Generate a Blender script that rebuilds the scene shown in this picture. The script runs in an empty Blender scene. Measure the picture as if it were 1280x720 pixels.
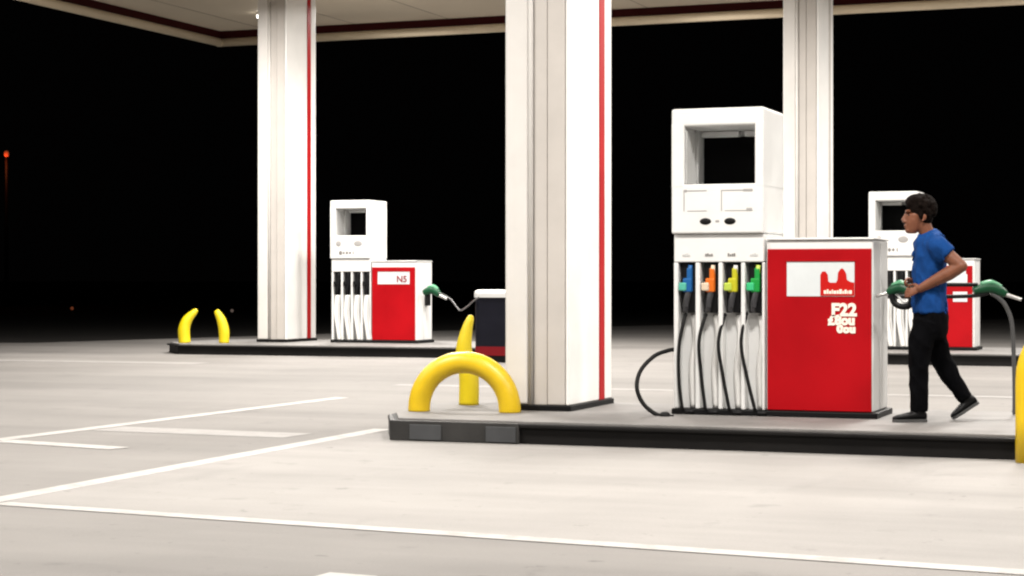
import bpy, bmesh, math, random
from mathutils import Vector, Matrix, Euler, noise
random.seed(4)
S = bpy.context.scene
COL = S.collection
PI = math.pi

# ------------------------------------------------------------------ camera
FPX, CAMH, YAW = 2400.0, 1.22, math.radians(20.8)
cam = bpy.data.cameras.new('camera')
cam.sensor_width = 36.0
cam.lens = 36.0 * FPX / 1280.0
cam.shift_y = -10.0 / 1280.0
cam.clip_start, cam.clip_end = 0.1, 5000
camo = bpy.data.objects.new('camera', cam)
camo.location = (0, 0, CAMH)
camo.rotation_euler = (PI / 2, 0, YAW)
COL.objects.link(camo)
S.camera = camo


def at(x, y, d):
    """world point seen at photo pixel (x, y) at depth d"""
    l = (x - 640.0) / FPX * d
    return Vector((-math.sin(YAW) * d + math.cos(YAW) * l,
                   math.cos(YAW) * d + math.sin(YAW) * l,
                   CAMH - (y - 350.0) / FPX * d))


# ------------------------------------------------------------------ materials
def mat(name, col, rough=0.5, metal=0.0, var=0.0, scale=4.0, bump=0.0, bscale=40.0, spec=0.5, coat=0.0):
    m = bpy.data.materials.new(name)
    m.use_nodes = True
    nt = m.node_tree
    b = nt.nodes['Principled BSDF']
    b.inputs['Base Color'].default_value = (*col, 1)
    b.inputs['Roughness'].default_value = rough
    b.inputs['Metallic'].default_value = metal
    b.inputs['Specular IOR Level'].default_value = spec
    b.inputs['Coat Weight'].default_value = coat
    tc = nt.nodes.new('ShaderNodeTexCoord')
    if var:
        n = nt.nodes.new('ShaderNodeTexNoise')
        n.inputs['Scale'].default_value = scale
        n.inputs['Detail'].default_value = 6
        n.inputs['Roughness'].default_value = 0.6
        nt.links.new(tc.outputs['Object'], n.inputs['Vector'])
        r = nt.nodes.new('ShaderNodeValToRGB')
        r.color_ramp.elements[0].position = 0.32
        r.color_ramp.elements[1].position = 0.68
        r.color_ramp.elements[0].color = (*[c * (1 - var) for c in col], 1)
        r.color_ramp.elements[1].color = (*[min(1, c * (1 + var * .4)) for c in col], 1)
        nt.links.new(n.outputs['Fac'], r.inputs['Fac'])
        nt.links.new(r.outputs['Color'], b.inputs['Base Color'])
        mr = nt.nodes.new('ShaderNodeMapRange')
        mr.inputs['To Min'].default_value = max(0.02, rough - .08)
        mr.inputs['To Max'].default_value = min(1, rough + .1)
        nt.links.new(n.outputs['Fac'], mr.inputs['Value'])
        nt.links.new(mr.outputs['Result'], b.inputs['Roughness'])
    if bump:
        n2 = nt.nodes.new('ShaderNodeTexNoise')
        n2.inputs['Scale'].default_value = bscale
        n2.inputs['Detail'].default_value = 4
        nt.links.new(tc.outputs['Object'], n2.inputs['Vector'])
        bp = nt.nodes.new('ShaderNodeBump')
        bp.inputs['Strength'].default_value = bump
        bp.inputs['Distance'].default_value = 0.01
        nt.links.new(n2.outputs['Fac'], bp.inputs['Height'])
        nt.links.new(bp.outputs['Normal'], b.inputs['Normal'])
    return m


def emis(name, col, strength):
    m = bpy.data.materials.new(name)
    m.use_nodes = True
    b = m.node_tree.nodes['Principled BSDF']
    b.inputs['Base Color'].default_value = (*col, 1)
    b.inputs['Emission Color'].default_value = (*col, 1)
    b.inputs['Emission Strength'].default_value = strength
    return m


def concrete(name, col, seed=0.0):
    """worn concrete: broad tone patches, tyre-dark smears along the lanes, small oil spots, fine grain"""
    m = bpy.data.materials.new(name)
    m.use_nodes = True
    nt = m.node_tree
    L = nt.links.new
    b = nt.nodes['Principled BSDF']
    b.inputs['Roughness'].default_value = 0.75
    b.inputs['Specular IOR Level'].default_value = 0.25
    tc = nt.nodes.new('ShaderNodeTexCoord')

    def ns(scale, detail, sx=1.0, sy=1.0):
        mp = nt.nodes.new('ShaderNodeMapping')
        mp.inputs['Scale'].default_value = (sx, sy, 1)
        mp.inputs['Location'].default_value = (seed, seed * 1.7, 0)
        L(tc.outputs['Object'], mp.inputs['Vector'])
        n = nt.nodes.new('ShaderNodeTexNoise')
        n.inputs['Scale'].default_value = scale
        n.inputs['Detail'].default_value = detail
        n.inputs['Roughness'].default_value = 0.62
        L(mp.outputs['Vector'], n.inputs['Vector'])
        return n.outputs['Fac']

    def ramp(fac, p0, p1, v0, v1):
        mr = nt.nodes.new('ShaderNodeMapRange')
        mr.inputs['From Min'].default_value = p0
        mr.inputs['From Max'].default_value = p1
        mr.inputs['To Min'].default_value = v0
        mr.inputs['To Max'].default_value = v1
        L(fac, mr.inputs['Value'])
        return mr.outputs['Result']

    def mul(a, c):
        k = nt.nodes.new('ShaderNodeMath')
        k.operation = 'MULTIPLY'
        L(a, k.inputs[0])
        L(c, k.inputs[1])
        return k.outputs[0]
    f = mul(ramp(ns(.35, 5), .3, .7, .84, 1.07), ramp(ns(.9, 4, .18, 1.0), .42, .7, 1.0, .80))
    f = mul(f, ramp(ns(2.6, 3), .62, .74, 1.0, .80))
    f = mul(f, ramp(ns(7, 3), .66, .74, 1.0, .62))
    f = mul(f, ramp(ns(1.1, 6, 1.0, .25), .60, .68, 1.0, .90))
    f = mul(f, ramp(ns(70, 4), .3, .7, .93, 1.05))
    mx = nt.nodes.new('ShaderNodeVectorMath')
    mx.operation = 'SCALE'
    mx.inputs[0].default_value = col
    L(f, mx.inputs['Scale'])
    L(mx.outputs[0], b.inputs['Base Color'])
    bp = nt.nodes.new('ShaderNodeBump')
    bp.inputs['Strength'].default_value = 0.25
    bp.inputs['Distance'].default_value = 0.01
    L(ns(120, 4), bp.inputs['Height'])
    L(bp.outputs['Normal'], b.inputs['Normal'])
    return m


M = dict(
    white=mat('white_enamel', (.66, .66, .65), .38, var=.05, scale=3),
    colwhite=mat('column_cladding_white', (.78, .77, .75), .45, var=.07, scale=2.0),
    colfront_shaded=mat('column_cladding_front_shaded', (.60, .58, .555), .5, var=.07, scale=2.0),  # darker copy of the white cladding; shade on the front put into its colour
    colgrey_shade=mat('column_cladding_grey_shade', (.47, .44, .41), .5, var=.08, scale=2.0),  # shade of the recessed front put into the cladding colour; also one edge strip
    red=mat('red_enamel', (.34, .0010, .0045), .45, var=.18, scale=1.3, spec=.14),
    redstripe=mat('red_stripe', (.38, .006, .008), .5, spec=.2, var=.08, scale=3),
    black=mat('black_plastic', (.0035, .0035, .004), .5, spec=.18),
    rubber=mat('black_rubber', (.004, .004, .004), .6, spec=.2),
    screen=mat('screen_black', (.0015, .0015, .0015), .6, spec=.05),
    kerb=mat('kerb_black_paint', (.0055, .0048, .0045), .6, var=.4, scale=3, bump=.2, spec=.18),
    kerbgrey=mat('kerb_end_grey', (.030, .029, .028), .5, spec=.3, var=.35, scale=3, bump=.2),
    plate=mat('kerb_plate_grey', (.047, .049, .052), .5, var=.2, scale=5),
    islandtop=mat('island_concrete', (.165, .157, .150), .7, var=.25, scale=3, bump=.3),
    yellow=mat('yellow_paint', (.64, .43, .005), .38, var=.12, scale=6),
    lime=mat('yellow_paint_far', (.62, .48, .003), .42, var=.08, scale=6),
    soffit=mat('soffit_panel', (.56, .49, .39), .6, var=.08, scale=.5),
    fascia=mat('fascia_beige', (.80, .68, .50), .5, var=.06, scale=1),
    darkred=mat('fascia_dark_red', (.030, .002, .002), .6, spec=.1),
    label=mat('label_white', (.56, .59, .60), .4, var=.04, scale=6),
    signwhite=mat('lettering_cream', (.80, .72, .62), .5),
    signred=mat('emblem_red', (.42, .006, .004), .6, spec=.15),
    ink=mat('grey_print', (.16, .15, .14), .6),
    keypad=mat('keypad_grey', (.30, .29, .28), .5),
    palegrey=mat('pale_grey_plastic', (.50, .50, .49), .45, var=.05, scale=8),
    guide=mat('hose_guide_white', (.72, .71, .69), .4),
    blue=mat('nozzle_blue', (.008, .085, .26), .4, spec=.3), teal=mat('nozzle_teal', (.07, .36, .27), .4),
    orange=mat('nozzle_orange', (.58, .12, .004), .4), cream=mat('nozzle_cream', (.58, .46, .34), .4),
    yel=mat('nozzle_yellow', (.42, .40, .01), .4), lemon=mat('nozzle_lemon', (.38, .48, .06), .4),
    green=mat('nozzle_green', (.003, .24, .035), .4), mint=mat('nozzle_mint', (.03, .40, .16), .4),
    dgreen=mat('nozzle_dark_green', (.002, .055, .020), .42, spec=.3, var=.2, scale=20), lgreen=mat('nozzle_pale_green', (.06, .24, .12), .42),
    steel=mat('spout_steel', (.55, .55, .54), .3, metal=.9),
    greyhose=mat('hose_grey', (.06, .06, .06), .5),
    binred=mat('bin_dark_red', (.14, .002, .005), .5, spec=.2),
    navy=mat('bin_navy', (.004, .0042, .009), .5, spec=.15, var=.2, scale=4),
    skin=mat('skin_brown', (.150, .053, .026), .5, var=.16, scale=30, spec=.35),
    hair=mat('hair_black', (.0050, .0030, .0022), .9, spec=.06, bump=1.0, bscale=120),
    shirt=mat('shirt_blue', (.005, .040, .160), .85, var=.14, scale=10, spec=.1, bump=.3, bscale=70),
    trousers=mat('trousers_black', (.0018, .0018, .0024), .95, var=.3, scale=20, spec=.05, bump=.3, bscale=60),
    sole=mat('sole_grey', (.05, .05, .05), .6),
    eye=mat('eye_dark', (.02, .012, .01), .2),
    asphalt=mat('asphalt', (.018, .015, .012), .9, var=.3, scale=1.2, bump=.5, bscale=120),
    paint=mat('road_paint_white', (.40, .385, .365), .6, var=.16, scale=3.5),
    worn=mat('road_paint_worn', (.235, .220, .205), .7, var=.12, scale=2.5),
    pole=mat('lamp_pole_dark', (.03, .012, .008), .6),
)
M['apron'] = concrete('apron_concrete', (.176, .166, .156), 1.0)
def worn_paint(name, col, under, cover):
    m = mat(name, col, .65, var=.10, scale=3)
    nt = m.node_tree
    b = nt.nodes['Principled BSDF']
    src = b.inputs['Base Color'].links[0].from_socket
    tc = nt.nodes.new('ShaderNodeTexCoord')
    n = nt.nodes.new('ShaderNodeTexNoise')
    n.inputs['Scale'].default_value = 5.0
    n.inputs['Detail'].default_value = 9
    n.inputs['Roughness'].default_value = .72
    nt.links.new(tc.outputs['Object'], n.inputs['Vector'])
    mr = nt.nodes.new('ShaderNodeMapRange')
    mr.inputs['From Min'].default_value = cover
    mr.inputs['From Max'].default_value = cover + .12
    nt.links.new(n.outputs['Fac'], mr.inputs['Value'])
    mx = nt.nodes.new('ShaderNodeMix')
    mx.data_type = 'RGBA'
    nt.links.new(mr.outputs['Result'], mx.inputs['Factor'])
    nt.links.new(src, mx.inputs['A'])
    mx.inputs['B'].default_value = (*under, 1)
    nt.links.new(mx.outputs['Result'], b.inputs['Base Color'])
    return m


M['paint'] = worn_paint('road_paint_white', (.305, .295, .28), (.225, .213, .20), .50)
M['worn'] = worn_paint('road_paint_worn', (.222, .211, .20), (.185, .175, .166), .45)
M['bay'] = concrete('bay_concrete', (.240, .228, .216), 5.0)


# ------------------------------------------------------------------ mesh builder
class MB:
    def __init__(self):
        self.bm = bmesh.new()

    def _merge(self, b2):
        me = bpy.data.meshes.new('tmp')
        b2.to_mesh(me)
        b2.free()
        self.bm.from_mesh(me)
        bpy.data.meshes.remove(me)
        return self

    def box(self, x0, x1, y0, y1, z0, z1, bev=0.0, seg=2, mtx=None):
        b = bmesh.new()
        bmesh.ops.create_cube(b, size=1)
        for v in b.verts:
            v.co = Vector(((x0 + x1) / 2 + v.co.x * (x1 - x0), (y0 + y1) / 2 + v.co.y * (y1 - y0), (z0 + z1) / 2 + v.co.z * (z1 - z0)))
        if bev:
            bmesh.ops.bevel(b, geom=list(b.edges), offset=bev, segments=seg, affect='EDGES', profile=.5)
        if mtx:
            b.transform(mtx)
        return self._merge(b)

    def prism(self, pts, z0, z1, bev=0.0, seg=2, mtx=None):
        b = bmesh.new()
        f = b.faces.new([b.verts.new((p[0], p[1], z0)) for p in pts])
        r = bmesh.ops.extrude_face_region(b, geom=[f])
        for v in r['geom']:
            if isinstance(v, bmesh.types.BMVert):
                v.co.z = z1
        bmesh.ops.recalc_face_normals(b, faces=b.faces)
        if bev:
            es = [e for e in b.edges if all(abs(v.co.z - max(z0, z1)) < 1e-6 for v in e.verts)]
            bmesh.ops.bevel(b, geom=es, offset=bev, segments=seg, affect='EDGES', profile=.5)
        if mtx:
            b.transform(mtx)
        return self._merge(b)

    def tube(self, pts, rad, n=12, smooth=True, sub=0):
        pts = [Vector(p) for p in pts]
        rs = list(rad) if isinstance(rad, (list, tuple)) else [rad] * len(pts)
        if sub:
            P, Rr = [], []
            for i in range(len(pts) - 1):
                p0, p1, p2, p3 = pts[max(i - 1, 0)], pts[i], pts[i + 1], pts[min(i + 2, len(pts) - 1)]
                for k in range(sub):
                    t = k / sub
                    P.append(.5 * ((2 * p1) + (p2 - p0) * t + (2 * p0 - 5 * p1 + 4 * p2 - p3) * t * t + (3 * p1 - p0 - 3 * p2 + p3) * t ** 3))
                    Rr.append(rs[i] * (1 - t) + rs[i + 1] * t)
            P.append(pts[-1])
            Rr.append(rs[-1])
            pts, rs = P, Rr
        b = bmesh.new()
        rings = []
        up = None
        for i, p in enumerate(pts):
            t = (pts[min(i + 1, len(pts) - 1)] - pts[max(i - 1, 0)]).normalized()
            if up is None:
                up = t.orthogonal().normalized()
            else:
                up = (up - t * up.dot(t)).normalized()
            s = t.cross(up)
            rings.append([b.verts.new(p + rs[i] * (up * math.cos(2 * PI * k / n) + s * math.sin(2 * PI * k / n))) for k in range(n)])
        for a, c in zip(rings, rings[1:]):
            for k in range(n):
                f = b.faces.new((a[k], a[(k + 1) % n], c[(k + 1) % n], c[k]))
                f.smooth = smooth
        b.faces.new(rings[0][::-1])
        b.faces.new(rings[-1])
        bmesh.ops.recalc_face_normals(b, faces=b.faces)
        return self._merge(b)

    def ball(self, c, r, rot=(0, 0, 0), u=16, v=10):
        b = bmesh.new()
        bmesh.ops.create_uvsphere(b, u_segments=u, v_segments=v, radius=1)
        r = (r, r, r) if not isinstance(r, (tuple, list)) else r
        b.transform(Matrix.Translation(Vector(c)) @ Euler(rot).to_matrix().to_4x4() @ Matrix.Diagonal((*r, 1)))
        for f in b.faces:
            f.smooth = True
        return self._merge(b)

    def loft(self, secs, n=20):
        """secs: list of (centre, axis_u * ru, axis_v * rv) elliptical rings"""
        b = bmesh.new()
        rings = []
        for c, a, d in secs:
            rings.append([b.verts.new(Vector(c) + a * math.cos(2 * PI * k / n) + d * math.sin(2 * PI * k / n)) for k in range(n)])
        for p, q in zip(rings, rings[1:]):
            for k in range(n):
                f = b.faces.new((p[k], p[(k + 1) % n], q[(k + 1) % n], q[k]))
                f.smooth = True
        b.faces.new(rings[0][::-1])
        b.faces.new(rings[-1])
        bmesh.ops.recalc_face_normals(b, faces=b.faces)
        return self._merge(b)

    def build(self, name, m, parent=None, loc=None, smooth_angle=None):
        me = bpy.data.meshes.new(name)
        self.bm.to_mesh(me)
        self.bm.free()
        o = bpy.data.objects.new(name, me)
        for k in (m if isinstance(m, list) else [m]):
            me.materials.append(k)
        COL.objects.link(o)
        if parent:
            o.parent = parent
        if loc is not None:
            o.location = loc
        return o


def tag(o, label, cat, group=None):
    o['label'] = label
    o['category'] = cat
    if group:
        o['group'] = group
    return o


def structure(o):
    o['kind'] = 'structure'
    return o


def empty(name, loc, label, cat, group=None, rz=0):
    o = bpy.data.objects.new(name, None)
    o.location = loc
    o.rotation_euler = (0, 0, rz)
    o.empty_display_size = .2
    COL.objects.link(o)
    return tag(o, label, cat, group)


def remeshed(mb, name, m, parent=None, voxel=.008, smooth=4, displace=None):
    """fuse overlapping pieces into one continuous skin"""
    o = mb.build(name, m, parent)
    r = o.modifiers.new('fuse', 'REMESH')
    r.mode = 'VOXEL'
    r.voxel_size = voxel
    r.use_smooth_shade = True
    if smooth:
        s = o.modifiers.new('soften', 'SMOOTH')
        s.iterations = smooth
        s.factor = .5
    dg = bpy.context.evaluated_depsgraph_get()
    me = bpy.data.meshes.new_from_object(o.evaluated_get(dg))
    o.modifiers.clear()
    o.data = me
    if displace:
        me.calc_loop_triangles()
        for v in me.vertices:
            v.co += v.normal * displace(v.co)
    for p in me.polygons:
        p.use_smooth = True
    return o


def text_mesh(s, size, depth=.002, bold=0.0):
    c = bpy.data.curves.new('lettering', 'FONT')
    c.body = s
    c.size = size
    c.extrude = depth
    c.offset = bold
    c.align_x = 'CENTER'
    c.resolution_u = 3
    o = bpy.data.objects.new('lettering', c)
    COL.objects.link(o)
    dg = bpy.context.evaluated_depsgraph_get()
    me = bpy.data.meshes.new_from_object(o.evaluated_get(dg))
    bpy.data.objects.remove(o)
    return me


def add_text(mb, s, size, x, y, z, bold=0.0, sx=1.0):
    """front facing (-Y) text centred at x, baseline z"""
    me = text_mesh(s, size, .002, bold)
    me.transform(Matrix.Translation((x, y, z)) @ Matrix.Rotation(PI / 2, 4, 'X') @ Matrix.Diagonal((sx, 1, 1, 1)))
    mb.bm.from_mesh(me)
    bpy.data.meshes.remove(me)


# ------------------------------------------------------------------ ground
def sheet(name, pts, z, m):
    b = MB()
    b.bm.faces.new([b.bm.verts.new((p[0], p[1], z)) for p in pts])
    bmesh.ops.recalc_face_normals(b.bm, faces=b.bm.faces)
    o = b.build(name, m)
    if o.data.polygons[0].normal.z < 0:
        o.data.flip_normals()
    return structure(o)


sheet('ground', [(-1500, -1500), (1500, -1500), (1500, 1500), (-1500, 1500)], -.10, M['asphalt'])
ap = MB()
ap.prism([(-60, -25), (40, -25), (40, 125), (-6.4, 62), (-14.8, 49.5), (-19.3, 39.5), (-21.9, 31.5), (-26, 29.5), (-60, 24)], -.09, 0.0)
structure(ap.build('apron', M['apron']))
sheet('parking_bay', [(-6.36, 8.90), (3.5, 7.86), (3.5, 13.6), (-6.50, 13.9)], .0012, M['bay'])


def stripe(name, a, b, w, m=None, z=.0024):
    a, b = Vector(a), Vector(b)
    n = (b - a).normalized()
    s = Vector((-n.y, n.x)) * w / 2
    return sheet(name, [a - s, b - s, b + s, a + s], z, m or M['paint'])


stripe('bay_line', (-6.44, 8.72), (-6.56, 14.3), .165)
stripe('bay_line', (-6.34, 8.80), (6, 7.53), .145, z=.0036)
stripe('lane_line', (-8.86, 12.24), (-8.72, 18.0), .165)
stripe('lane_line', (-8.76, 12.22), (-7.58, 11.97), .21, z=.0036)
stripe('worn_line', (-8.7, 13.55), (-6.9, 13.45), .45, M['worn'])
stripe('worn_line', (-26.0, 24.2), (-14.2, 24.6), .55, M['worn'])
stripe('worn_line', (-9.2, 20.4), (4, 20.6), .25, M['worn'])
stripe('bay_line', (-3.56, 7.10), (-3.33, 7.08), .22)
jm = mat('joint_filler', (.16, .15, .14), .9)
for xx in (-9.95, -4.2, 1.6):
    pass


# ------------------------------------------------------------------ islands
def island(pts, label, x_end_cap=None, plates=()):
    root = empty('pump_island', (pts[0][0], pts[0][1], 0), label, 'pump island', 'kerbed pump islands')
    ox, oy = pts[0]
    loc = [(x - ox, y - oy) for x, y in pts]
    cx = sum(p[0] for p in loc) / len(loc)
    cy = sum(p[1] for p in loc) / len(loc)
    b = MB()
    b.prism(loc, .0, .125)
    b.build('kerb', M['kerb'], root)
    b = MB()
    # overhanging lip
    out = [((x - cx) * 1.0 + cx + (-.03 if x < cx else .03), y + (-.03 if y < cy else .03)) for x, y in loc]
    b.prism(out, .126, .150, .008)
    b.build('kerb_lip', M['kerb'], root)
    b = MB()
    ins = [(x + (.02 if x < cx else -.02), y + (.02 if y < cy else -.02)) for x, y in loc]
    b.prism(ins, .151, .170, .006)
    b.build('island_top', M['islandtop'], root)
    return root


NI = island([(-6.03, 13.36), (3.6, 13.36), (3.6, 15.75), (-6.2, 15.75), (-6.48, 14.8), (-6.30, 13.92)],
            'nearest long pump island with black kerb, under the person and large pump')
# grey end cap and its two paler plates clad the kerb's left end
b = MB()
b.box(-.03, 1.02, -.035, -.004, .004, .155, .006)
e = Vector((-6.30 + 6.03, 13.92 - 13.36, 0))
L0 = e.length
ang = math.atan2(e.y, e.x)
b.box(0, L0, .004, .035, .004, .155, .006, mtx=Matrix.Rotation(ang, 4, 'Z'))
b.build('end_cap', M['kerbgrey'], NI)
for x0, x1 in ((.14, .40), (.92 - .16, 1.0)):
    b = MB()
    b.box(x0, x1, -.044, -.036, .012, .128, .003)
    b.build('cover_plate', M['plate'], NI)
island([(-16.35, 27.55), (-10.8, 27.75), (-10.4, 28.4), (-10.4, 29.9), (-10.8, 30.6), (-16.3, 30.5), (-16.9, 29.6), (-16.95, 28.3)],
       'far black kerbed pump island carrying two curved yellow horns')
island([(-7.0, 27.85), (6, 27.85), (6, 30.6), (-7.0, 30.6), (-7.5, 29.9), (-7.5, 28.5)],
       'far pump island with black kerb seen behind the legs of the person')


# ------------------------------------------------------------------ columns
SOFF = 6.23


def column(x, y, label, base_z=.17, stripe_mat='redstripe'):
    """front-left corner at x, y; .70 wide, .92 deep, folded white cladding with a red stripe on the right side"""
    W, D = .55, 1.10
    H = SOFF - base_z
    root = empty('canopy_column', (x, y, base_z), label, 'column', 'canopy columns')
    b = MB()
    b.box(-.012, W + .02, -.015, D + .015, 0, .045, .006)
    b.build('base_plate', M['black'], root)
    z0 = .046
    # core
    b = MB()
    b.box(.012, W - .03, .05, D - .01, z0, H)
    b.build('core', M['colgrey_shade'], root)
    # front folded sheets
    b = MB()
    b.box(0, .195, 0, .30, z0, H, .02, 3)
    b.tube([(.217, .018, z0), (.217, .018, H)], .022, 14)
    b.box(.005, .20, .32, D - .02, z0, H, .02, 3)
    b.build('front_panel', M['colfront_shaded'], root)
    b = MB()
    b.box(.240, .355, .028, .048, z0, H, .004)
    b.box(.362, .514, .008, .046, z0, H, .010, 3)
    b.build('recessed_panel', M['colgrey_shade'], root)
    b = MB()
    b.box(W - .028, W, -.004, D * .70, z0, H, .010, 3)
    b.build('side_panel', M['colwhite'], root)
    b = MB()
    b.box(W - .028, W + .004, D * .705, D * .825, z0, H, .004)
    b.build('red_stripe' if stripe_mat == 'redstripe' else 'edge_strip', M[stripe_mat], root)
    b = MB()
    b.box(W - .028, W + .002, D * .83, D, z0, H, .010, 3)
    b.build('edge_trim', M['colwhite'], root)
    return root


column(-5.57, 14.50, 'thick white clad column with red stripe beside the yellow arch, nearest column')
column(-15.585, 28.88, 'white clad column with red stripe at left, standing behind the far yellow horns')
column(-6.545, 28.88, 'pale fluted column rising behind the large fuel pump', stripe_mat='colgrey_shade')

# ------------------------------------------------------------------ canopy
CX0, CX1, CY0, CY1 = -19.22, 24.0, -6.0, 34.08
can = empty('canopy', (CX0, CY1, SOFF), 'forecourt canopy with brown soffit, beige rounded fascia and dark red band overhead', 'canopy')


def cl(b):
    b.bm.transform(Matrix.Translation((-CX0, -CY1, -SOFF)))
    for v in b.bm.verts:            # the rear edge of the canopy is not quite square to its side
        v.co.y -= v.co.x * .020
    return b


b = MB()
b.box(CX0, CX1, CY0, CY1, SOFF, SOFF + .06)
so = cl(b).build('soffit', M['soffit'], can)
b = MB()
b.box(CX0, CX1, CY1, CY1 + .05, SOFF - .15, SOFF + .7)
b.box(CX0 - .05, CX0, CY0, CY1 + .05, SOFF - .15, SOFF + .7)
cl(b).build('red_band', M['darkred'], can)
b = MB()
b.tube([(CX0 - .02, CY0, SOFF - .226), (CX0 - .02, CY1 + .02, SOFF - .226)], .082, 16)
b.tube([(CX0 - .09, CY1 + .02, SOFF - .226), (CX1, CY1 + .02, SOFF - .226)], .082, 16)
b.ball((CX0 - .02, CY1 + .02, SOFF - .226), .083)
cl(b).build('fascia', M['fascia'], can)
# fine panel joints of the soffit
b = MB()
for k in range(20):
    x = CX0 + 1.0 + k * 2.0
    b.box(x, x + .012, CY0, CY1 - .01, SOFF - .004, SOFF - .001)
cl(b).build('panel_joint', M['darkred'] if False else mat('joint_brown', (.12, .10, .075), .7), can)

# the one downlight the photo shows, half behind the left column
p = at(327, 21, 36.0)
dl = empty('canopy_light', (p.x, p.y, p.z), 'small lit downlight under the canopy beside the left column top', 'ceiling light')
b = MB()
b.tube([(0, 0, SOFF - p.z), (0, 0, .03)], [.05, .10], 16)
b.build('housing', M['white'], dl)
b = MB()
b.ball((0, 0, 0), (.09, .09, .045))
b.build('lens', emis('lamp_lens', (1, .93, .82), 14), dl)


def area(x, y, power, size=1.0, col=(1.0, .955, .90), z=SOFF - .07, spread=170):
    l = bpy.data.lights.new('canopy_lamp', 'AREA')
    l.energy = power
    l.shape = 'SQUARE'
    l.size = size
    l.color = col
    l.spread = math.radians(spread)
    o = bpy.data.objects.new('canopy_lamp', l)
    o.location = (x, y, z)
    COL.objects.link(o)


LP = 530
for x in (-15.2, -8.9, -2.2, 3.4):
    for y in (4.5, 10.6, 18.2, 25.2, 32.0):
        area(x, y, LP * (.62 if y < 6 else 1.0) * (.72 if x < -12 and y < 20 else 1.0) * (1.15 if -9 < x < 0 and y > 9 else 1.0) * (1.5 if x < -12 and y > 20 else 1.0))
area(-11.4, 28.4, LP * .7, .8)



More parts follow.
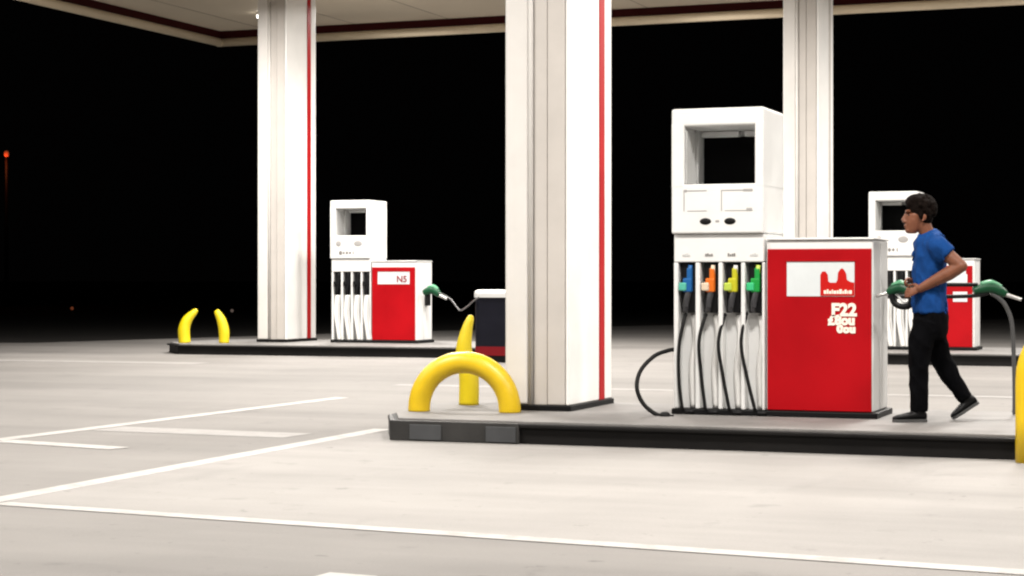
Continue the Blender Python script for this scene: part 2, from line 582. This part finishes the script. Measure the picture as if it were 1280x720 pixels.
# ------------------------------------------------------------------ dispensers
def dispenser(loc, label, style):
    root = empty('fuel_dispenser', loc, label, 'fuel pump', 'fuel pumps on the islands')
    TW, D = .735, .70
    # plinth
    b = MB()
    b.box(-.01, 1.60, .035, .72, 0, .045, .008)
    b.build('plinth', M['black'], root)
    # tower head with a deep display opening
    z0, z1 = 1.41, 2.385
    ox0, ox1, oz0, oz1 = .105, .665, 1.795, 2.245
    b = MB()
    b.box(0, TW, 0, D, z0, oz0, .016, 3)
    b.box(0, TW, 0, D, oz1, z1, .020, 3)
    b.box(0, ox0, 0, D, oz0 - .03, oz1 + .03, .012, 3)
    b.box(ox1, TW, 0, D, oz0 - .03, oz1 + .03, .012, 3)
    b.box(ox0 - .02, ox1 + .02, .60, D - .015, oz0 - .02, oz1 + .02)
    head = b.build('tower_head', M['white'], root)
    b = MB()
    b.box(ox0 + .005, ox1 - .005, .575, .597, oz0 + .002, oz1 - .045)
    b.build('display', M['screen'], root)
    b = MB()
    b.box(ox0 + .002, ox0 + .31, .50, .57, oz1 - .05, oz1 - .004, .006)
    b.box(ox0 + .36, ox1 - .004, .50, .57, oz1 - .05, oz1 - .004, .006)
    b.build('display_hood', M['white'], root)
    b = MB()
    b.box(ox0 + .004, ox0 + .012, .03, .30, oz0 + .01, oz1 - .03)
    b.tube([(ox0 + .014, .32, oz0 + .005), (ox0 + .014, .32, oz1 - .01)], .016, 10)
    b.build('inner_liner', M['palegrey'], root)
    if style == 'near':
        b = MB()
        for x0, x1 in ((.100, .285), (.400, .650)):
            zz0, zz1 = 1.585, 1.748
            b.box(x0, x1, -.003, .006, zz1 - .007, zz1)
            b.box(x0, x0 + .006, -.003, .006, zz0, zz1 - .008)
            b.box(x0 + .03, x1, -.003, .006, zz0, zz0 + .005)
        b.box(.575, .65, -.004, .006, 1.735, 1.754, .002)
        b.box(.600, .645, -.004, .006, 1.583, 1.606, .002)
        b.box(.100, .125, -.004, .006, 1.735, 1.754, .002)
        b.box(.355, .385, -.004, .006, 1.498, 1.515, .003)
        b.build('keypad', M['keypad'], root)
        for x in (.275, .470):
            b = MB()
            b.ball((x, 0, 1.505), (.046, .012, .026))
            b.build('button', M['black'], root)
    else:
        b = MB()
        b.ball((.16, 0, 1.66), (.050, .006, .050))
        b.build('button', M['keypad'], root)
        b = MB()
        b.ball((.52, 0, 1.66), (.075, .006, .050))
        b.build('keypad', M['keypad'], root)
        b = MB()
        for k, (w, h) in enumerate(((.07, .06), (.04, .04), (.05, .045), (.045, .04), (.02, .055))):
            b.ball((.20 + .058 * k, -.001, 1.505), (w * .45, .005, h * .6))
        b.build('lettering', M['ink'], root)
    # tower body: four hose bays between ribs
    bays = (.112, .294, .474, .652)
    b = MB()
    b.box(.012, TW - .004, .16, D - .02, .046, z0 - .002)
    b.box(.012, TW - .006, .035, .158, 1.19, z0 - .002, .008)
    for x0, x1 in ((.008, .045), (.182, .222), (.366, .402), (.546, .580), (.712, .732)):
        b.box(x0, x1, .040, .158, .046, 1.188, .010, 3)
    b.build('tower_body', M['white'], root)
    if style == 'near':
        cols = (('blue', 'teal', 'blue'), ('orange', 'cream', 'cream'), ('yel', 'lemon', 'palegrey'), ('green', 'mint', 'lemon'))
        names = ('blue fuel nozzle', 'orange fuel nozzle', 'yellow fuel nozzle', 'bright green fuel nozzle')
        paths = [[(851, 394), (845, 430), (844.5, 475), (849, 519)], [(879, 394), (872.5, 425), (875, 465), (881, 519)],
                 [(905.5, 394), (899, 428), (905, 468), (914, 519)], [(935, 392), (930, 428), (938, 470), (949, 519)]]
    for i, x in enumerate(bays):
        b = MB()
        b.box(x - .052, x + .052, .075, .158, .795, 1.185, .008)
        b.build('holster', M['black'], root)
        b = MB()
        # moulded white hose guide, S-bent, behind the hose
        if style == 'near':
            b.tube([(x + .03, .150, .78), (x + .055, .145, .60), (x + .02, .150, .36), (x + .035, .150, .05)], [.030, .036, .030, .034], 10, sub=6)
            b.build('hose_guide', M['guide'], root)
        else:
            b.tube([(x - .01, .095, .80), (x - .03, .085, .50), (x + .01, .08, .22), (x + .04, .08, .05)], .044, 10, sub=6)
            b.build('hose_guide', M['guide'], root)
        nm = M[cols[i][0]] if style == 'near' else M['black']
        # nozzle seated in the holster
        b = MB()
        b.box(x - .030, x + .042, .030, .085, .955, 1.065, .012, 3)
        b.box(x + .000, x + .042, .035, .085, 1.05, 1.145, .012, 3)
        nz = b.build('nozzle', nm, root)
        if style == 'near':
            nz['label'] = names[i]
        b = MB()
        b.box(x - .060, x + .002, .018, .062, .965, 1.03, .012, 3)
        b.build('trigger_guard', M[cols[i][1]] if style == 'near' else M['black'], nz)
        b = MB()
        b.tube([(x + .022, .058, 1.10), (x + .030, .050, 1.165)], [.022, .016], 10)
        b.build('swivel', M[cols[i][2]] if style == 'near' else M['black'], nz)
        b = MB()
        b.tube([(x + .012, .062, .965), (x - .004, .050, .88), (x - .016, .066, .80)], [.026, .024, .020], 10, sub=4)
        b.box(x - .020, x + .016, .030, .045, .835, .90, .006)
        b.build('grip', M['black'] if style != 'near' else mat('grip_dark', (.03, .03, .033), .35), nz)
        b = MB()
        if style == 'near':
            pp = []
            for k, (u, v) in enumerate(paths[i]):
                w = at(u, v, 14.92) - Vector(loc)
                pp.append((w.x, (.075, .024, .022, .024)[k], max(.045, w.z)))
            b.tube(pp, .0135, 12, sub=8)
            b.ball(pp[0], .017)
        else:
            b.tube([(x + .045, .075, .80), (x + .030, .060, .50), (x + .060, .055, .22), (x + .085, .06, .05)], .020, 10, sub=6)
        b.build('hose', M['rubber'] if style == 'near' else M['palegrey'], root)
        b = MB()
        if style == 'near':
            b.ball((x + .02 + .012 * i, .045, .022), (.05, .03, .022))
        else:
            b.ball((x + .05, .045, .022), (.05, .03, .022))
        b.build('hose_boot', M['black'], root)
        # little price/grade mark above the holster
        if style == 'near':
            b = MB()
            for k in range(4):
                b.box(x - .03 + k * .016, x - .018 + k * .016, .030, .036, 1.235, 1.25 + .004 * ((k * 7 + i) % 3), .001)
            b.build('grade_mark', M['ink'] if i in (1, 2) else M['palegrey'], root)
    # cabinet
    x0, x1 = .739, 1.565
    b = MB()
    b.box(x0, x1, .07, .70, .046, 1.355, .014, 3)
    b.build('cabinet', M['white'], root)
    b = MB()
    b.box(x0 + .004, x1 + .012, .050, .69, 1.357, 1.372, .006)
    b.box(x1 + .001, x1 + .006, .36, .372, .06, 1.33)
    b.build('cabinet_cap', M['white'], root)
    m = .012 if style == 'near' else .030
    px0, px1, pz0, pz1 = x0 + .012, x1 - m, .050, (1.288 if style == 'near' else 1.262)
    b = MB()
    lx0, lx1, lz0, lz1 = (.905, 1.425, .925, 1.190) if style == 'near' else (.86, 1.44, .98, 1.19)
    b.box(px0, px1, .052, .069, pz0, pz1, .006)
    pan = b.build('red_panel', M['red'], root)
    if style == 'right':
        for zc in (1.06, .80):
            b = MB()
            b.box(1.25, 1.46, .046, .0515, zc - .075, zc + .075, .002)
            b.build('notice', M['label'], root)
    b = MB()
    b.box(lx0, lx1, .0475, .0515, lz0, lz1, .0015)
    no = b.build('notice', M['label'], root)
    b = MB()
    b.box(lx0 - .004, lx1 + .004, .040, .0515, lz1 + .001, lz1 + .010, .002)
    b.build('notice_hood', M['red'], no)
    if style == 'near':
        b = MB()
        prof = [(1.165, .93), (1.165, 1.09), (1.180, 1.115), (1.205, 1.115), (1.222, 1.09), (1.226, 1.040), (1.240, 1.030), (1.285, 1.030), (1.296, 1.050),
                (1.300, 1.105), (1.318, 1.132), (1.330, 1.140), (1.345, 1.130), (1.362, 1.100), (1.368, 1.052), (1.395, 1.035), (1.424, 1.030), (1.424, .93)]
        b.prism([(p[0], p[1]) for p in prof], -.0470, -.0445, mtx=Matrix.Rotation(PI / 2, 4, 'X'))
        b.build('emblem', M['signred'], no)
        b = MB()
        xx = 1.192
        k = 0
        while xx < 1.40:
            w = (.020, .012, .017, .009, .022, .014)[k % 6]
            hh = (.026, .034, .022, .032, .024)[k % 5]
            b.box(xx, xx + w, .0425, .0440, .945, .945 + hh, .0)
            xx += w + .004
            k += 1
        b.build('emblem_lettering', M['signwhite'], no)
        b = MB()
        add_text(b, 'F22', .130, 1.345, .0485, .780, .006, 1.02)
        add_text(b, '£8ou', .100, 1.325, .0485, .712, .006, .98)
        add_text(b, '0ou', .080, 1.362, .0485, .652, .006, 1.12)
        b.build('lettering', M['signwhite'], root)
    elif style == 'left':
        b = MB()
        b.box(1.567, 1.64, .38, .48, .62, .90, .012)
        b.build('holster', M['black'], root)
        b = MB()
        add_text(b, 'N5', .15, 1.30, .0445, 1.015, .003, 1.0)
        b.build('emblem', mat('emblem_maroon', (.22, .01, .02), .5), no)
    return root


NEAR = Vector((-4.165, 14.47, .17))
dispenser(NEAR, 'large white and red fuel pump with four coloured nozzles on the nearest island', 'near')
dispenser(Vector((-14.32, 29.08, .17)), 'white and red fuel pump with four black nozzles at left, on the far island', 'left')
dispenser(Vector((-5.27, 29.05, .17)), 'white and red fuel pump partly hidden behind the person in blue', 'right')

# loose loop of hose at the near pump's left foot
b = MB()
b.tube([at(844, 437, 15.1), at(836, 438, 15.05), at(818, 445, 15.0), at(801, 463, 14.95), at(796, 484, 14.9), at(803, 503, 14.88), at(817, 516, 14.85), at(831, 521, 14.82), at(842, 521, 14.8)], .0165, 12, sub=8)
b.ball(at(831, 519, 14.80), (.045, .035, .028))
tag(b.build('supply_hose', M['rubber']), 'black hose looping out from the left foot of the large fuel pump', 'hose')


# ------------------------------------------------------------------ yellow bollards
def arch(pl, pr, h, r, label, m=None):
    pl, pr = Vector(pl), Vector(pr)
    c = (pl + pr) / 2
    root = Vector((c.x, c.y, pl.z))
    ax = (pr - pl)
    ax.z = 0
    w = ax.length / 2
    ax.normalize()
    pts = [-ax * w, -ax * w + Vector((0, 0, (h - w) * .5))]
    for k in range(21):
        a = PI - PI * k / 20
        pts.append(ax * w * math.cos(a) + Vector((0, 0, h - w + w * math.sin(a))))
    pts += [ax * w + Vector((0, 0, (h - w) * .5)), ax * w]
    e = MB()
    e.tube(pts, r, 20)
    return tag(e.build('arch_bollard', m or M['yellow'], None, root), label, 'bollard', 'yellow bollards')


arch((-6.16, 14.12, .17), (-5.42, 14.22, .17), .395, .088, 'round yellow arch bollard on the near island end, in front of the thick column')
arch((-1.335, 13.20, .0), (-.48, 13.20, .0), .98, .078, 'yellow bollard post cut by the right picture edge, in front of the kerb')


def horn(pts, rad, label):
    base = Vector(pts[0])
    e = MB()
    e.tube([Vector(p) - base for p in pts], rad, 16, sub=6)
    e.ball(Vector(pts[-1]) - base, rad[-1])
    return tag(e.build('horn_bollard', M['lime'], None, base), label, 'bollard', 'yellow bollards')


D1 = 16.15
p0 = at(586, 504, D1)
p0.z = .17
horn([p0, at(586, 470, D1), at(580, 440, D1), at(583, 415, D1), at(588, 398, D1)], [.085, .083, .07, .05, .03],
     'tall tapering yellow horn bollard behind the round yellow arch')
D2 = 32.0
p0 = at(231, 428, D2)
p0.z = .17
horn([p0, at(230, 413, D2), at(234, 400, D2), at(244, 389, D2)], [.10, .10, .085, .045], 'curved yellow horn at the left tip of the far island, bending right')
p0 = at(280, 428, D2)
p0.z = .17
horn([p0, at(280, 414, D2), at(277, 401, D2), at(272, 391, D2)], [.085, .09, .08, .055], 'curved yellow horn on the far island nearer the column, bending left')

# ------------------------------------------------------------------ litter bin
DB = 28.5
pb = at(592, 452, DB)
bn = empty('litter_bin', (pb.x, pb.y, 0), 'dark navy bin with white rim and red band, half hidden by the thick column', 'bin')


def rrect(x0, x1, y0, y1, r, n=5):
    out = []
    for cx, cy, a0 in ((x1 - r, y1 - r, 0), (x0 + r, y1 - r, 90), (x0 + r, y0 + r, 180), (x1 - r, y0 + r, 270)):
        for k in range(n + 1):
            a = math.radians(a0 + 90 * k / n)
            out.append((cx + r * math.cos(a), cy + r * math.sin(a)))
    return out


for nm, z0, z1, gr, m, bv in (('plinth', 0, .10, -.02, 'black', 0), ('red_band', .101, .235, .004, 'binred', 0), ('body', .236, .96, 0, 'navy', 0),
                              ('rim', .961, 1.075, .018, 'palegrey', .06)):
    b = MB()
    b.prism(rrect(-gr, .66 + gr, -gr, .62 + gr, .09 + gr), z0, z1, bv, 4)
    b.build(nm, M[nm and m], bn)
b = MB()
b.box(-.012, .0, .10, .19, .45, .95, .005)
b.build('edge_strip', M['palegrey'], bn)


# ------------------------------------------------------------------ loose green nozzles
def fuel_nozzle(tip, tail, label, hose_pts, hose_mat, flip=1.0, scale=1.0, grip_down=.13, bars=None, guard=True, hr=None):
    """tip/tail: world ends of the green body; spout leaves the tip"""
    tip, tail = Vector(tip), Vector(tail)
    root = empty('fuel_nozzle', tail, label, 'fuel nozzle', 'green fuel nozzles')
    ax = (tip - tail)
    Lg = ax.length
    ax.normalize()
    dn = Vector((0, 0, -1))
    dn = (dn - ax * dn.dot(ax)).normalized()

    def q(a, d, s=0):
        return ax * (a * Lg) + dn * (d * scale) + ax.cross(dn) * s * scale
    r = .026 * scale
    b = MB()
    b.tube([q(0, .035), q(.22, .012), q(.5, -.006), q(.8, .004), q(1, .022)], [r * .9, r * 1.2, r * 1.35, r * 1.2, r * .8], 12, sub=5)
    b.build('nozzle_body', M['dgreen'], root)
    b = MB()
    b.tube([q(.18, -.014), q(.5, -.034), q(.82, -.020)], [r * .55, r * .8, r * .55], 10, sub=5)
    b.build('cover', M['lgreen'], root)
    b = MB()
    b.tube([q(.97, .02), q(1.25, .028), q(1.5, .036)], [.013 * scale, .0115 * scale, .0105 * scale], 10, sub=4)
    b.build('spout', M['steel'], root)
    if guard:
        b = MB()
        b.tube([q(.85, .02), q(.80, .075), q(.55, grip_down), q(.2, grip_down), q(.03, .06)], .019 * scale, 10, sub=5)
        b.build('trigger_guard', M['black'], root)
        b = MB()
        b.tube([q(.7, .02), q(.45, .075), q(.25, .085)], .007 * scale, 8, sub=4)
        b.build('trigger', M['palegrey'], root)
    b = MB()
    b.tube([Vector(p) - tail for p in hose_pts], hr or .013 * scale, 12, sub=8)
    b.build('hose', hose_mat, root)
    if bars:
        for br in bars:
            b = MB()
            b.tube([Vector(p) - tail for p in br], .016, 12, sub=4)
            b.build('grip_bar', M['rubber'], root)
    return root


# 1: in the person's hand, pointing at the cabinet's right side
DN = 14.42
fuel_nozzle(at(1110, 362, DN + .08), at(1141, 360, DN - .02), 'green fuel nozzle held in both hands by the person, pointing at the red cabinet',
            [at(1140, 361, DN - .02), at(1149, 366, DN + .22), at(1160, 376, DN + .36), at(1162, 400, DN + .40), at(1154, 440, DN + .40), at(1150, 480, DN + .36), at(1149, 510, DN + .32), at(1150, 519, DN + .28)],
            M['rubber'], scale=1.25, grip_down=.105)
# 2: reaching out to the right behind the person
D3 = 14.95
fuel_nozzle(at(1258, 364, D3), at(1218, 357, D3), 'green fuel nozzle with steel spout reaching out to the right behind the person',
            [at(1238, 366, D3), at(1250, 374, D3), at(1259, 386, D3), at(1265, 405, D3), at(1267, 440, D3), at(1268, 480, D3), at(1268, 512, D3), at(1266, 516, D3)],
            M['greyhose'], scale=1.25, guard=False,
            bars=[[at(1110, 358, D3), at(1160, 356, D3), at(1222, 356, D3)], [at(1110, 371, D3), at(1160, 371, D3), at(1215, 370, D3), at(1236, 366, D3)]])
# 3: on the left pump's side
D4 = 31.85
fuel_nozzle(at(550, 366, D4 - .1), at(531, 361, D4), 'green fuel nozzle hung on the right side of the left fuel pump',
            [at(548, 366, D4 - .12), at(562, 373, D4 - .5), at(572, 385, D4 - 1.0), at(576, 388, D4 - 1.6), at(584, 383, D4 - 2.4), at(592, 376, D4 - 3.4), at(598, 372, D4 - 3.8)],
            M['greyhose'], scale=2.0, guard=False, hr=.013, bars=[[at(533, 360, D4), at(533, 372, D4), at(533, 382, D4)], [at(536, 360, D4), at(535, 370, D4), at(534, 380, D4)]])

# ------------------------------------------------------------------ person
DP = 14.28
PV = Vector((at(1150, 528, DP).x, at(1150, 528, DP).y, .17))
per = empty('person', PV, 'striding person in blue t-shirt and black trousers holding a green nozzle', 'person')
FW = (at(1140, 350, DP) - at(1150, 350, DP)).normalized()      # facing
SD = Vector((-FW.y, FW.x, 0))                                   # person's left, towards the camera
if SD.dot(Vector((0, -1, 0))) < 0:
    SD = -SD
UP = Vector((0, 0, 1))


def pp(x, y, s=0.0):
    """body point at photo pixel, s metres towards the person's left"""
    return at(x, y, DP) + SD * s - PV


def ring(x, y, rf, rs, s=0.0, tilt=0.0):
    a = (FW * math.cos(tilt) + UP * math.sin(tilt)) * rf
    return (pp(x, y, s), a, SD * rs)


PXM = DP / FPX
# --- body (skin): head, neck, arms, hands; trunk and legs run on under the clothes
b = MB()
hx, hy = 1149, 266
b.ball(pp(1151, 262), (.092, .078, .110), (0, .15, 0))
# jaw and face plane
b.loft([(pp(1144, 268), FW * .070, SD * .062), (pp(1142, 279), FW * .062, SD * .055), (pp(1141, 287), FW * .050, SD * .044), (pp(1140, 292), FW * .030, SD * .030)])
b.ball(pp(1136, 288), (.028, .032, .024))          # chin
b.ball(pp(1135, 264.0), (.020, .050, .012))       # brow
b.tube([pp(1133, 267), pp(1130.5, 272), pp(1128.6, 276.0)], [.011, .014, .017], 10, sub=3)   # nose
b.ball(pp(1130.2, 277, .010), .012)
b.ball(pp(1130.2, 277, -.010), .012)
b.ball(pp(1132.0, 282.0), (.014, .028, .008))       # upper lip
b.ball(pp(1132.6, 284.6), (.013, .025, .008))       # lower lip
b.ball(pp(1140, 275, .040), (.024, .018, .026))     # cheeks
b.ball(pp(1140, 275, -.040), (.024, .018, .026))
for s in (1, -1):
    b.ball(pp(1153, 271, .080 * s), (.016, .010, .030))
    b.ball(pp(1150.5, 276, .078 * s), (.009, .008, .011))
b.tube([pp(1152, 274), pp(1158, 290), pp(1164, 303)], [.056, .056, .070], 16, sub=4)
# trunk
b.loft([ring(1162, 300, .060, .080), ring(1163, 312, .095, .165), ring(1162, 335, .105, .155), ring(1162, 360, .10, .14), ring(1163, 383, .095, .13), ring(1164, 400, .09, .12)])
# legs under the trousers
for hipx, kx, ky, axx, ay, s in ((1155, 1145, 455, 1146, 515, .085), (1167, 1181, 453, 1209, 497, -.085)):
    b.tube([pp(hipx, 402, s * .9), pp(kx, ky, s), pp(axx, ay, s)], [.062, .048, .034], 14, sub=3)


def limb(pts, rad, sub=4):
    b.tube(pts, rad, 14, sub=sub)
    for p_, r_ in ((pts[0], rad[0]), (pts[-1], rad[-1])):
        b.ball(p_, r_)


# left arm (near the camera): shoulder, elbow behind the back, wrist at the nozzle
SH, EL, WR = pp(1166, 310, .185), pp(1191, 333, .27), pp(1146, 360.5, .135)
limb([SH, (SH + EL) / 2, EL], [.058, .052, .043])
limb([EL, EL * .68 + WR * .32 + Vector((0, 0, -.004)), EL * .3 + WR * .7, WR], [.045, .052, .041, .031])


def hand(wr, knuckle, tips_dir, curl, side, lf=1.0):
    """palm from wrist to knuckles, four curled fingers and a thumb; curl = direction fingers bend to"""
    ax = (knuckle - wr).normalized()
    ac = side.normalized()
    cu = curl.normalized()
    pl = (knuckle - wr).length
    b.loft([(wr, ac * .024, cu * .020), (wr + ax * pl * .5, ac * .038, cu * .017), (knuckle, ac * .041, cu * .014)], 14)
    for k, (o, ln, rr) in enumerate(((-.031, .92, .0088), (-.0105, 1.0, .0092), (.0105, .95, .0088), (.030, .78, .0078))):
        p0 = knuckle + ac * o - ax * .012
        p1 = p0 + (ax * .8 + cu * .6).normalized() * .044 * ln * lf
        p2 = p1 + (ax * -.1 + cu * 1.0).normalized() * .028 * ln * lf
        p3 = p2 + (ax * -.9 + cu * .5).normalized() * .022 * ln * lf
        b.tube([p0, p1, p2, p3], [rr * 1.1, rr, rr * .95, rr * .8], 10, sub=3)
        b.ball(p3, rr * .8)
    t0 = wr + ax * pl * .35 - ac * .028
    t1 = t0 - ac * .022 + ax * .026 + cu * .012
    t2 = t1 + ax * .026 + cu * .022
    t3 = t2 + ax * .012 + cu * .020
    b.tube([t0, t1, t2, t3], [.014, .012, .0105, .009], 10, sub=3)
    b.ball(t3, .009)


hand(WR, pp(1133, 366, .105), None, -SD * .85 + UP * .15, -UP + FW * .3)
# right arm: reaches forward on the far side, hand over the nozzle
SH2, EL2, WR2 = pp(1165, 312, -.185), pp(1166, 352, -.20), pp(1145, 352, -.06)
limb([SH2, (SH2 + EL2) / 2, EL2], [.058, .050, .042])
limb([EL2, EL2 * .6 + WR2 * .4, WR2], [.042, .042, .029])
hand(WR2, pp(1134, 348, -.01), None, -UP * .9 + SD * .25, SD * 1.0 + FW * .2)
remeshed(b, 'body', M['skin'], per, .0055, 3)

for s in (1, -1):
    e = MB()
    e.ball(pp(1135.4, 269.3, .031 * s), (.0105, .010, .0085))
    e.build('eye', M['eye'], per)

# hair: a cap of curls
h = MB()
h.ball(pp(1151.5, 259), (.098, .094, .096))
h.ball(pp(1157, 268), (.060, .084, .094))
h.ball(pp(1147, 253), (.094, .078, .066))
h.ball(pp(1140, 255), (.050, .060, .042))
for s in (1, -1):
    h.ball(pp(1149, 267, .070 * s), (.022, .018, .045))
rr = random.Random(8)
for k in range(230):
    th, ph = rr.uniform(0, 2 * PI), math.acos(rr.uniform(-.55, 1))
    v = Vector((math.sin(ph) * math.cos(th), math.sin(ph) * math.sin(th), math.cos(ph)))
    c = pp(1151, 261)
    p = c + FW * v.x * .108 + SD * v.y * .094 + UP * v.z * .100
    # keep the face free
    if v.x > .22 and v.z < .46:
        continue
    h.ball(p, rr.uniform(.012, .022), u=8, v=6)
remeshed(h, 'hair', M['hair'], per, .006, 1)


def folds(amp, fz, seed):
    def f(co):
        n = noise.noise(Vector((co.x * 9 + seed, co.y * 9, co.z * fz)))
        n = n * .6 + .7 * (1 - 2 * abs(noise.noise(Vector((co.x * 7 + seed, co.y * 7, co.z * fz * 1.3 + co.x * 6)))) ** .7)
        return amp * (n - .3) + amp * .5 * noise.noise(Vector((co.x * 22, co.y * 22 + seed, co.z * fz * 2)))
    return f


# t-shirt
b = MB()
b.loft([(pp(1157.5, 290), (FW - UP * .38).normalized() * .068, SD * .078), (pp(1159, 295), (FW - UP * .3).normalized() * .095, SD * .125), ring(1162, 303, .116, .178, 0, -.15), ring(1163, 315, .124, .188), ring(1162.5, 328, .126, .178), ring(1161.5, 345, .124, .165),
        ring(1161.5, 365, .120, .160), ring(1162.5, 380, .128, .168), ring(1163.5, 391, .126, .170)], 28)
for (A, B, s0) in ((SH, EL, 1), (SH2, EL2, -1)):
    mid = A + (B - A) * (.46 if s0 > 0 else .6)
    b.tube([pp(1165, 304, .13 * s0), A + UP * .012, A + (B - A) * .3, mid], [.075, .082, .077, .073], 16, sub=4)
remeshed(b, 'tshirt', M['shirt'], per, .008, 6, folds(.019, 5, 2.0))

# trousers
b = MB()
b.loft([ring(1162.5, 384, .112, .158), ring(1164, 396, .128, .168), ring(1164, 410, .128, .165), ring(1162, 424, .110, .150)], 28)
b.tube([pp(1156, 402, .080), pp(1147.5, 430, .085), pp(1145, 457, .085), pp(1145.5, 483, .085), pp(1146, 514, .085)], [.104, .094, .074, .068, .060], 18, sub=5)
b.tube([pp(1167, 402, -.080), pp(1172, 430, -.085), pp(1182, 453, -.085), pp(1196, 477, -.085), pp(1211, 499, -.085)], [.108, .096, .078, .066, .056], 18, sub=5)
remeshed(b, 'trousers', M['trousers'], per, .008, 5, folds(.014, 5, 7.0))


# shoes
def shoe(heel, toe, up, s):
    ax = (toe - heel)
    Ls = ax.length
    ax.normalize()
    up = (up - ax * up.dot(ax)).normalized()
    sd = ax.cross(up)
    e = MB()
    secs = []
    for t, w, hgt in ((0, .028, .05), (.08, .036, .075), (.25, .036, .085), (.45, .040, .062), (.65, .045, .048), (.85, .042, .036), (.97, .026, .024), (1, .012, .014)):
        secs.append((heel + ax * (t * Ls) + up * (.016 + hgt / 2), up * hgt / 2, sd * w))
    e.loft(secs, 16)
    e.tube([heel + ax * .06 + up * .07, heel + ax * .055 + up * .12], [.044, .042], 14)
    o = remeshed(e, 'shoe', M['black'], per, .007, 3)
    f = MB()
    pts = []
    for t, w in ((0, .024), (.06, .036), (.3, .036), (.65, .046), (.88, .042), (.98, .024)):
        pts.append((t * Ls, w))
    out = [(a, w) for a, w in pts] + [(a, -w) for a, w in reversed(pts)]
    mt = Matrix((ax, sd, up)).transposed().to_4x4()
    mt.translation = heel
    f.prism(out, 0.0, .020, mtx=mt)
    f.build('sole', M['sole'], o)


hl = pp(1155, 528, .085)
hl.z = 0.002
tp = pp(1112, 528, .105)
tp.z = 0.002
shoe(hl, tp, UP, 1)
tp2 = pp(1194, 528, -.085)
tp2.z = 0.004
hl2 = pp(1227, 505, -.085)
shoe(hl2, tp2, UP * .6 + (pp(1180, 480) - pp(1200, 520)) * .6, -1)

# ------------------------------------------------------------------ night background
sl_p = at(8, 190, 95)
sl = empty('street_lamp', (sl_p.x, sl_p.y, -.1), 'distant dim orange street lamp on a dark pole at far left', 'street lamp')
b = MB()
b.tube([(0, 0, 0), (0, 0, sl_p.z - .1)], [.12, .07], 10)
b.build('pole', M['pole'], sl)
b = MB()
b.ball((0, 0, sl_p.z), (.13, .13, .17))
b.build('lamp_head', emis('lamp_orange', (.9, .16, .05), .2), sl)
for px, py, c, e_, lab in ((90, 384, (.8, .2, .08), .12, 'tiny dim orange marker light low in the dark at far left'), (290, 387, (.8, .6, .5), .10, 'tiny dim pale marker light low in the dark beside the yellow horn')):
    q = at(px, py, 70)
    mk = empty('marker_light', (q.x, q.y, -.1), lab, 'marker light')
    b = MB()
    b.tube([(0, 0, 0), (0, 0, q.z)], .04, 8)
    b.build('post', M['pole'], mk)
    b = MB()
    b.ball((0, 0, q.z + .06), .06)
    b.build('lamp_head', emis('marker_glow', c, e_), mk)

pl_ = bpy.data.lights.new('street_lamp_glow', 'POINT')
pl_.energy = 14
pl_.color = (1, .25, .08)
pl_.shadow_soft_size = .15
po = bpy.data.objects.new('street_lamp_glow', pl_)
po.location = Vector((.15, -.45, sl_p.z - .35))
po.parent = sl
COL.objects.link(po)

# ------------------------------------------------------------------ night sky
w = bpy.data.worlds.new('World')
S.world = w
w.use_nodes = True
nt = w.node_tree
bg = nt.nodes['Background']
bg.inputs['Color'].default_value = (.0009, .0008, .0008, 1)
bg.inputs['Strength'].default_value = 0.6

S.view_settings.view_transform = 'Standard'
S.view_settings.look = 'None'
S.view_settings.gamma = 1
S.view_settings.exposure = 0.0
S.render.engine = 'CYCLES'
S.cycles.use_denoising = True
S.cycles.pixel_filter_type = 'BLACKMAN_HARRIS'
S.cycles.filter_width = 2.2
S.cycles.max_bounces = 6
S.cycles.diffuse_bounces = 3
S.cycles.glossy_bounces = 3
S.cycles.sample_clamp_indirect = 6
